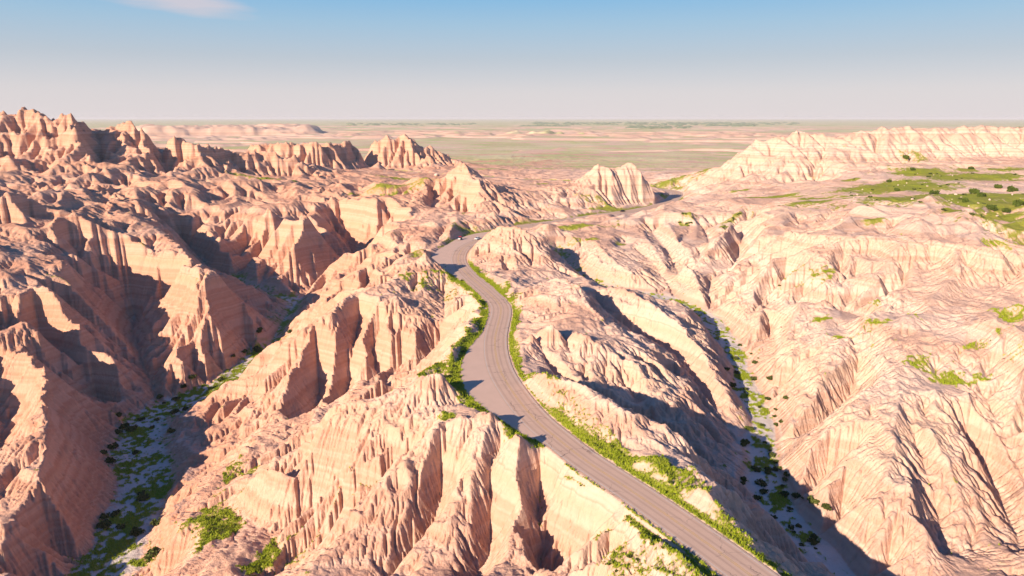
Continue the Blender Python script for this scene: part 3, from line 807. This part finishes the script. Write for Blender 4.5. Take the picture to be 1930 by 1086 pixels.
def poly(name, L, z, mat):
    m = bpy.data.meshes.new(name); P = catmull(list(L)+[L[0]], 1.0)[:-1]
    bm = bmesh.new(); f = bm.faces.new([bm.verts.new((x, y, z)) for x, y in P]); bmesh.ops.triangulate(bm, faces=[f])
    bmesh.ops.recalc_face_normals(bm, faces=bm.faces); bm.to_mesh(m); bm.free()
    if sum(p.normal.z for p in m.polygons) < 0: m.flip_normals()
    m.materials.append(mat); o = bpy.data.objects.new(name, m); COL.objects.link(o); o['kind'] = 'structure'; return o
for L in laybys: poly('lay_by', L, -0.006, M_lay)
def paint(name, col):
    t = NT(name); P = t.pos(); t.l.new(t.mix(t.ss(t.noise(P, 1.5, 4), 0.35, 0.7), col, tuple(0.55*c+0.12 for c in col)), t.p.inputs['Base Color']); return t.m
M_yel, M_wht = paint('yellow_paint', (0.62, 0.36, 0.12)), paint('white_paint', (0.62, 0.54, 0.48))
for nm, a, b, mt in (('yellow_centre_line', 0.10, 0.24, M_yel), ('yellow_centre_line', -0.24, -0.10, M_yel), ('white_edge_line', 3.3, 3.43, M_wht), ('white_edge_line', -3.43, -3.3, M_wht)):
    o = ribbon(nm, road[:int(len(road)*0.9)], a, b, 0.005, mt); o['kind'] = 'structure'

# ------------------------------------------------------------------ things
def plain(name, rgb, rough=0.5, metal=0.0, spec=0.5, bumpy=0):
    t = NT(name); P = t.pos(); t.p.inputs['Roughness'].default_value = rough; t.p.inputs['Metallic'].default_value = metal
    t.p.inputs['Specular IOR Level'].default_value = spec
    t.l.new(t.mix(t.noise(P, 3.0, 3), tuple(c*0.85 for c in rgb), rgb), t.p.inputs['Base Color'])
    if bumpy: t.bump(t.noise(P, 6, 4), bumpy, 0.6)
    return t.m
def mesh_obj(name, verts, faces, mat, parent=None, smooth=False):
    m = bpy.data.meshes.new(name); m.from_pydata([tuple(v) for v in verts], [], faces); m.materials.append(mat)
    if smooth: m.polygons.foreach_set('use_smooth', [True]*len(m.polygons))
    o = bpy.data.objects.new(name, m); COL.objects.link(o)
    if parent: o.parent = parent
    return o
def tag(o, label, cat, group=None):
    o['label'] = label; o['category'] = cat
    if group: o['group'] = group
def bm_obj(name, bm, mat, parent=None, bevel=0.0):
    if bevel: bmesh.ops.bevel(bm, geom=[e for e in bm.edges if e.calc_face_angle(0) > 0.5], offset=bevel, segments=2, affect='EDGES')
    bmesh.ops.recalc_face_normals(bm, faces=bm.faces)
    m = bpy.data.meshes.new(name); bm.to_mesh(m); bm.free(); m.materials.append(mat)
    o = bpy.data.objects.new(name, m); COL.objects.link(o)
    if parent: o.parent = parent
    return o
def prism(prof, w0, w1f=None):
    """side outline (x,z) swept across the width; w1f(z) gives the half width at height z"""
    bm = bmesh.new(); f = w1f or (lambda z: w0)
    L = [bm.verts.new((x, f(z), z)) for x, z in prof]; Rr = [bm.verts.new((x, -f(z), z)) for x, z in prof]
    bm.faces.new(L); bm.faces.new(Rr[::-1]); n = len(prof)
    for i in range(n): bm.faces.new((L[i], Rr[i], Rr[(i+1) % n], L[(i+1) % n]))
    return bm
def cyl(r, d, y, x, z, n=16):
    bm = bmesh.new(); bmesh.ops.create_cone(bm, cap_ends=True, segments=n, radius1=r, radius2=r, depth=d)
    bmesh.ops.rotate(bm, verts=bm.verts, matrix=Matrix.Rotation(rad(90), 3, 'X')); bmesh.ops.translate(bm, verts=bm.verts, vec=(x, y, z)); return bm
def cube(sx, sy, sz, x, y, z):
    bm = bmesh.new(); bmesh.ops.create_cube(bm, size=1.0)
    for v in bm.verts: v.co = (v.co.x*sx+x, v.co.y*sy+y, v.co.z*sz+z)
    return bm
M_glass = plain('dark_glass', (0.02, 0.025, 0.03), 0.08); M_tyre = plain('tyre_rubber', (0.02, 0.02, 0.02), 0.85)
M_rim = plain('wheel_metal', (0.55, 0.55, 0.56), 0.3, 0.8); M_lamp = plain('lamp_glass', (0.75, 0.75, 0.72), 0.15); M_tail = plain('tail_lamp_red', (0.35, 0.02, 0.02), 0.25)
M_trim = plain('black_trim', (0.03, 0.03, 0.032), 0.5)
def wheels(root, xs, y, r=0.33, w=0.24):
    for x in xs:
        for sy in (-1, 1):
            wh = bm_obj('wheel', cyl(r, w, sy*y, x, r), M_tyre, root, 0.03)
            bm_obj('rim', cyl(r*0.62, 0.05, sy*(y+w/2), x, r, 12), M_rim, wh)
def sedan(paint_mat, label, loc, rz):
    root = bpy.data.objects.new('car', None); COL.objects.link(root); tag(root, label, 'car'); root.location = loc; root.rotation_euler = (0, 0, rz)
    body = [(-2.3, 0.35), (-2.36, 0.62), (-2.3, 0.92), (-1.75, 1.0), (1.0, 0.98), (2.1, 0.80), (2.33, 0.62), (2.35, 0.34), (1.9, 0.24), (-1.9, 0.24)]
    bm_obj('body', prism(body, 0.9, lambda z: 0.9-0.10*max(0, z-0.6)), paint_mat, root, 0.05)
    cab = [(-1.75, 0.97), (-1.05, 1.38), (-0.1, 1.45), (0.45, 1.38), (1.25, 0.96)]
    bm_obj('roof', prism([(-1.1, 1.385), (-0.1, 1.455), (0.42, 1.39), (0.42, 1.42), (-0.1, 1.49), (-1.1, 1.42)], 0.62), paint_mat, root)
    bm_obj('window', prism(cab, 0.8, lambda z: 0.82-0.42*(z-0.96)), M_glass, root)
    wheels(root, (-1.4, 1.42), 0.80)
    for sy in (-1, 1):
        bm_obj('headlight', cube(0.12, 0.34, 0.14, 2.28, sy*0.62, 0.66), M_lamp, root)
        bm_obj('tail_light', cube(0.08, 0.30, 0.14, -2.33, sy*0.62, 0.78), M_tail, root)
        bm_obj('side_mirror', cube(0.16, 0.18, 0.12, 0.95, sy*0.98, 1.02), paint_mat, root)
    bm_obj('bumper', cube(0.12, 1.7, 0.16, 2.33, 0, 0.40), M_trim, root); return root
def buggy(label, loc, rz):
    root = bpy.data.objects.new('off_road_buggy', None); COL.objects.link(root); tag(root, label, 'off-road vehicle'); root.location = loc; root.rotation_euler = (0, 0, rz)
    white = plain('white_panel', (0.8, 0.78, 0.75), 0.35); red = plain('red_canopy', (0.62, 0.015, 0.02), 0.5)
    bm_obj('bonnet', prism([(0.55, 0.55), (0.55, 1.02), (1.2, 0.98), (1.75, 0.78), (1.8, 0.5)], 0.72), white, root, 0.04)
    bm_obj('tub', prism([(-1.7, 0.42), (-1.7, 0.95), (-0.9, 0.95), (-0.8, 0.6), (0.55, 0.6), (0.55, 0.4)], 0.74), M_trim, root, 0.03)
    bm_obj('roof_canopy', prism([(-1.35, 1.35), (-1.22, 1.9), (-1.0, 1.98), (0.35, 1.99), (0.62, 1.86), (0.5, 1.72), (-0.6, 1.45)], 0.76), red, root, 0.02)
    bm_obj('windscreen', prism([(0.55, 1.02), (0.72, 1.02), (0.52, 1.84), (0.42, 1.84)], 0.66), M_glass, root)
    for sx, x0, x1 in ((0, -1.1, -1.15), (1, 0.60, 0.48)):
        for sy in (-1, 1):
            bm_obj('roll_bar', prism([(x0-0.04, 0.9), (x0+0.04, 0.9), (x1+0.04, 1.85), (x1-0.04, 1.85)], 0.04, None), M_trim, root).location = (0, sy*0.66, 0)
    for sy in (-1, 1):
        bm_obj('seat', prism([(-0.75, 0.6), (-0.75, 1.25), (-0.6, 1.25), (-0.5, 0.78), (-0.1, 0.76), (-0.1, 0.6)], 0.24), M_trim, root, 0.03).location = (0, sy*0.33, 0)
        bm_obj('headlight', cube(0.08, 0.2, 0.14, 1.79, sy*0.5, 0.72), M_lamp, root)
        bm_obj('tail_light', cube(0.06, 0.16, 0.14, -1.72, sy*0.55, 0.8), M_tail, root)
    bm_obj('bumper', cube(0.14, 1.3, 0.14, 1.86, 0, 0.48), M_trim, root)
    wheels(root, (-1.15, 1.2), 0.74, 0.36, 0.26); return root
def on_road(px, py, off, flip=1):
    p = np.array(pt(px, py, 0)); k = int(np.argmin(((road-p)**2).sum(1))); t = road[min(k+2, len(road)-1)]-road[max(k-2, 0)]; t = t/np.linalg.norm(t)*flip
    c = road[k] + off*np.array([-t[1], t[0]]); return (c[0], c[1], 0.01), math.atan2(t[1], t[0])
loc, rz = on_road(905, 452, -1.9, -1)
sedan(plain('white_car_paint', (0.80, 0.79, 0.77), 0.25), 'white saloon car rounding the bend beside the lay-by', loc, rz)
x, y = pt(867, 452, 0); buggy('small off-road vehicle with red roof and white bonnet, stopped at the lay-by edge', (x, y, 0.01), rz+0.15)
loc, rz = on_road(1179, 400, 1.9, 1)
sedan(plain('black_car_paint', (0.02, 0.02, 0.022), 0.25), 'dark car on the straight road in front of the pale twin-topped butte', loc, rz)
loc, rz = on_road(973, 337.5, 1.9, -1)
sedan(plain('dark_grey_car_paint', (0.04, 0.04, 0.045), 0.3), 'tiny dark car on the far road behind the pointed hill', loc, rz)

# ---- plants
rnd = random.Random(5)
def leaf_mat(name, a, b):
    t = NT(name); P = t.pos(); oi = t.n.new('ShaderNodeObjectInfo')
    c = t.mix(t.noise(P, 1.3, 4), a, b); c = t.mix(t.math('MULTIPLY', oi.outputs['Random'], 0.4), c, tuple(0.5*x for x in a))
    t.l.new(c, t.p.inputs['Base Color']); t.p.inputs['Roughness'].default_value = 0.8; return t.m
M_leaf = leaf_mat('juniper_leaf', (0.045, 0.075, 0.010), (0.13, 0.16, 0.02)); M_scrub = leaf_mat('scrub_leaf', (0.05, 0.07, 0.015), (0.13, 0.14, 0.03))
M_bark = plain('grey_brown_bark', (0.16, 0.11, 0.08), 0.9)
def crown_mesh(name, seed, n, mat, leaf=0.17, flat=0.75):
    g = np.random.default_rng(seed); lobes = g.uniform(-0.55, 0.55, (9, 3)); lobes[:, 2] = np.abs(lobes[:, 2])*0.8+0.15; lr = g.uniform(0.26, 0.5, 9)
    V_ = []; F_ = []
    for k in range(n):
        l = g.integers(9); d = g.normal(size=3); d /= np.linalg.norm(d); c = lobes[l] + d*lr[l]*g.uniform(0.6, 1.05)
        c[2] = max(c[2]*flat, 0.02); a = g.normal(size=3); a /= np.linalg.norm(a); b = np.cross(a, g.normal(size=3)); b /= np.linalg.norm(b)
        s = leaf*g.uniform(0.5, 1.2); i = len(V_); V_ += [c-a*s, c+b*s*0.7, c+a*s, c-b*s*0.7]; F_.append((i, i+1, i+2, i+3))
    m = bpy.data.meshes.new(name); m.from_pydata([tuple(v) for v in V_], [], F_); m.materials.append(mat); return m
def stem_mesh(name):
    bm = bmesh.new()
    for k in range(4):
        a = k*1.6; bmesh.ops.create_cone(bm, segments=6, radius1=0.07, radius2=0.02, depth=0.8, matrix=Matrix.Rotation(a, 4, 'Z') @ Matrix.Translation((0.12, 0, 0.3)) @ Matrix.Rotation(0.45, 4, 'Y'))
    m = bpy.data.meshes.new(name); bm.to_mesh(m); bm.free(); m.materials.append(M_bark); return m
crowns = [crown_mesh('crown', 20+i, 620, M_leaf) for i in range(5)]; scrubs = [crown_mesh('foliage', 40+i, 200, M_scrub, 0.24, 0.6) for i in range(5)]
stem_m = stem_mesh('stem')
def bush(name, x, y, z, w, hgt, label, cat, group, meshes, part):
    r = bpy.data.objects.new(name, None); COL.objects.link(r); r.location = (x, y, z-0.05); r.rotation_euler = (0, 0, rnd.uniform(0, 6.28)); r.scale = (w/2*rnd.uniform(0.9, 1.1), w/2, hgt/0.85)
    tag(r, label, cat, group); c = bpy.data.objects.new(part, rnd.choice(meshes)); COL.objects.link(c); c.parent = r
    if part == 'crown': t_ = bpy.data.objects.new('stem', stem_m); COL.objects.link(t_); t_.parent = r
    return r
JUN = [(1762,363,5.5,'round dark green juniper standing alone in the middle of the grassy terrace'),(1835,362,6,'juniper at the left of the clump on the upper grassy terrace'),(1850,368,5,'dark juniper just right of the clump leader on the upper terrace'),(1880,352,5,'juniper behind the clump, nearest the mesa foot at right'),
 (1906,358,6.5,'widest dark juniper at the right end of the upper terrace clump'),(1820,378,4.5,'low juniper between the two rows of bushes on the terrace'),(1868,392,5,'big light green juniper in the lower row on the terrace'),(1896,396,4.5,'olive juniper second from the right in the lower row'),
 (1920,385,6,'tall juniper at the right picture edge with deep shadow beside it'),(1707,296,6,'bright green bush high against the mesa cliff foot'),(1690,357,4,'small juniper at the left end of the grassy terrace'),(1676,340,4,'bush on the bank below the mesa, left of the green gully'),
 (1720,318,4.5,'bush in the green gully under the mesa wall'),(1830,316,4,'bush under the notch in the mesa wall'),(650,307,5,'lone bush beside the far road left of the distant butte')]
for px, py, w, lab in JUN:
    x, y, z = look(px, py+3)
    if px == 650: x, y = pt(px, py+4, 0.3); z = hz_at(x, y)
    bush('juniper', x, y, z, w*1.1, w*0.62, lab, 'juniper bush', 'junipers on and below the terrace', crowns, 'crown')
def scatter(n, pxs, pys, wr, lab, grp, cond=None, tries=40):
    k = 0
    for _ in range(n*tries):
        if k >= n: break
        px, py = rnd.uniform(*pxs), rnd.uniform(*pys); x, y, z = look(px, py)
        if math.hypot(x, y) > 1500 or (cond and not cond(x, y, z, px, py)): continue
        w = rnd.uniform(*wr); big = w > 0.5*(wr[0]+wr[1]); fy = (py-pys[0])/(pys[1]-pys[0]); fx = (px-pxs[0])/(pxs[1]-pxs[0])
        zone = ('far', 'middle', 'near')[min(2, int(fy*3))]+' '+('left', 'right')[int(fx > 0.5)]
        bush('shrub', x, y, z, w, w*0.45, ('larger ' if big else 'smaller ')+lab+', '+zone+' part', 'shrub', grp, scrubs, 'foliage'); k += 1
def samp(A, x, y):
    i = int(round(math.log(math.hypot(x, y)/R0)/DTH)); j = int(round((math.atan2(x, y)-TH0)/DTH))
    return float(A[min(max(i, 0), NR-1), min(max(j, 0), NC-1)])
scatter(60, (1370, 1560), (650, 1080), (1.0, 3.2), 'scrub bush on the shaded ravine floor right of the road', 'shrubs on the right ravine floor', lambda x, y, z, px, py: samp(dWf, x, y) < 8)
scatter(40, (190, 560), (620, 1080), (1.8, 5.0), 'scrub bush on the wash floor at lower left', 'shrubs in the left wash', lambda x, y, z, px, py: samp(dWf, x, y) < 13)
scatter(40, (1600, 1928), (315, 440), (1.5, 3.5), 'green bush on the terrace under the mesa', 'small bushes on the terrace', lambda x, y, z, px, py: samp(veg, x, y) > 0.4)
scatter(26, (1240, 1480), (385, 560), (1.2, 2.6), 'bush among pale knolls right of the far road', 'bushes on the pale knolls', lambda x, y, z, px, py: samp(veg, x, y) > 0.3)
scatter(24, (780, 880), (520, 760), (0.8, 2.0), 'bush in the grass left of the winding road', 'bushes left of the road', lambda x, y, z, px, py: samp(veg, x, y) > 0.3)
scatter(30, (1050, 1300), (830, 1080), (0.5, 1.2), 'tuft on the bank below the road', 'tufts below the road', lambda x, y, z, px, py: samp(veg, x, y) > 0.1 and samp(dPave, x, y) > 1.5)
# ---- rocks
M_rock = plain('pale_rock', (0.60, 0.45, 0.36), 0.9, bumpy=0.1)
def rock_mesh(seed):
    g = np.random.default_rng(seed); bm = bmesh.new(); bmesh.ops.create_icosphere(bm, subdivisions=2, radius=0.5)
    sc = g.uniform(0.7, 1.2, 3); pl = g.normal(size=(5, 3)); pl /= np.linalg.norm(pl, axis=1)[:, None]
    for v in bm.verts:
        p = np.array(v.co)
        for q in pl:
            d = p@q
            if d > 0.33: p = p - q*(d-0.33)*0.85
        v.co = p*sc*(1+g.uniform(-0.04, 0.04))
    m = bpy.data.meshes.new('boulder'); bm.to_mesh(m); bm.free(); m.materials.append(M_rock); return m
rocks = [rock_mesh(i) for i in range(5)]
def boulder(x, y, z, w, label, group=None):
    o = bpy.data.objects.new('boulder', rnd.choice(rocks)); COL.objects.link(o); o.location = (x, y, z+w*0.2); o.scale = (w, w*rnd.uniform(0.8, 1.1), w*0.75); o.rotation_euler = (rnd.uniform(-.2, .2), 0, rnd.uniform(0, 6.28)); tag(o, label, 'boulder', group)
x, y = pt(823, 337, 0); boulder(x, y, hz_at(x, y), 7.5, 'large blocky boulder by the far road left of the pointed hill')
x, y = pt(724, 328, 0); boulder(x, y, hz_at(x, y), 5.5, 'rounded knob of rock in front of the far road, left of the blocky boulder')
k = 0
while k < 60:
    x, y, z = look(rnd.uniform(1560, 1928), rnd.uniform(315, 440))
    if samp(veg, x, y) < 0.15: 
        if rnd.random() > 0.1: continue
    px_, _w = 965+FPX*x/(y*CP_+(CAM_Z-z)*SP_), rnd.uniform(0.5, 1.5)**1.3; boulder(x, y, z, _w, ('larger' if _w > 1.0 else 'smaller')+' pale boulder in the grass below the mesa, '+('left', 'middle', 'right')[int(min(2, max(0, (px_-1560)/124)))]+(' upper' if y > 440 else ' lower')+' part', 'boulders below the mesa'); k += 1
# ---- grass blades (uncountable)
gmask = (veg > 0.35) & (np.hypot(X, Y) < 330)
ii, jj = np.nonzero(gmask); g = np.random.default_rng(3)
areas = (cell1[ii, 0])**2; pr = areas/areas.sum(); NT_ = 60000
pick = g.choice(len(ii), NT_, p=pr); px_ = X[ii[pick], jj[pick]]; py_ = Y[ii[pick], jj[pick]]; pz_ = h[ii[pick], jj[pick]]
cs = cell1[ii[pick], 0]; px_ = px_+g.uniform(-.5, .5, NT_)*cs; py_ = py_+g.uniform(-.5, .5, NT_)*cs
B = 3; ang = g.uniform(0, 6.28, (NT_, B)); hh = g.uniform(0.18, 0.5, (NT_, B)); ww = g.uniform(0.05, 0.13, (NT_, B)); lean = g.uniform(0.05, 0.28, (NT_, B))
bx, by, bz = px_[:, None], py_[:, None], pz_[:, None]-0.05
ca, sa = np.cos(ang), np.sin(ang); ox = g.uniform(-.15, .15, (NT_, B)); oy = g.uniform(-.15, .15, (NT_, B))
v0 = np.stack([bx+ox-sa*ww, by+oy+ca*ww, bz+0*ca], -1); v1 = np.stack([bx+ox+sa*ww, by+oy-ca*ww, bz+0*ca], -1); v2 = np.stack([bx+ox+ca*lean, by+oy+sa*lean, bz+hh], -1)
gv = np.stack([v0, v1, v2], 2).reshape(-1, 3).astype(np.float32); nf = len(gv)//3
gm = bpy.data.meshes.new('grass'); gm.vertices.add(len(gv)); gm.vertices.foreach_set('co', gv.ravel()); gm.loops.add(len(gv)); gm.loops.foreach_set('vertex_index', np.arange(len(gv), dtype=np.int32))
gm.polygons.add(nf); gm.polygons.foreach_set('loop_start', np.arange(0, len(gv), 3, dtype=np.int32)); gm.update(calc_edges=True)
gm.materials.append(leaf_mat('grass_blades', (0.22, 0.31, 0.012), (0.48, 0.50, 0.03)))
go = bpy.data.objects.new('grass', gm); COL.objects.link(go); go['kind'] = 'stuff'; go['label'] = 'short yellow-green grass on the verges and wash flats'
# ---- far-off woods on the plain
fw = bpy.data.meshes.new('far_woodland'); V_ = []; F_ = []; g = np.random.default_rng(9)
ico = bmesh.new(); bmesh.ops.create_icosphere(ico, subdivisions=1, radius=1.0); iv = np.array([v.co[:] for v in ico.verts]); fi_ = [[v.index for v in f.verts] for f in ico.faces]; ico.free()
for px0, px1, d0, d1, n in ((980, 1075, 7600, 8400, 130), (1185, 1300, 6600, 8200, 170), (1000, 1500, 9500, 14000, 240), (1330, 1420, 8000, 9500, 60), (640, 900, 9000, 12000, 60)):
    for _ in range(n):
        px = g.uniform(px0, px1); d = g.uniform(d0, d1); x, y = at_dist(px, d, -28); b = g.uniform(12, 30)*d/8000; i = len(V_)
        for q in iv: V_.append((x+q[0]*b*g.uniform(1.2, 2.2), y+q[1]*b, -30+max(q[2]*b*0.55, -2)*g.uniform(0.7, 1.0)+3))
        F_ += [tuple(i+k for k in f) for f in fi_]
fw.from_pydata(V_, [], F_); fw.materials.append(plain('far_tree_green', (0.16, 0.20, 0.10), 0.9)); fo = bpy.data.objects.new('far_woodland', fw); COL.objects.link(fo); fo['kind'] = 'stuff'; fo['label'] = 'dark line of far-off trees on the plain'
# ------------------------------------------------------------------ air
hz = bpy.data.meshes.new('haze'); bmz = bmesh.new(); bmesh.ops.create_cube(bmz, size=1.0)
for v in bmz.verts: v.co = (v.co.x*130000, v.co.y*130000, -60 + (v.co.z+0.5)*146)
bmz.to_mesh(hz); bmz.free()
mz = bpy.data.materials.new('haze'); mz.use_nodes = True; mz.node_tree.nodes.remove(mz.node_tree.nodes['Principled BSDF'])
pv = mz.node_tree.nodes.new('ShaderNodeVolumePrincipled'); pv.inputs['Density'].default_value = 3.5e-5
pv.inputs['Color'].default_value = (1.0, 0.97, 0.98, 1); pv.inputs['Anisotropy'].default_value = 0.0
mz.node_tree.links.new(pv.outputs[0], mz.node_tree.nodes['Material Output'].inputs['Volume'])
hz.materials.append(mz); hzo = bpy.data.objects.new('haze', hz); COL.objects.link(hzo); hzo['kind'] = 'stuff'; hzo['label'] = 'thin pale haze over the far prairie'
print('total', time.time()-T0)
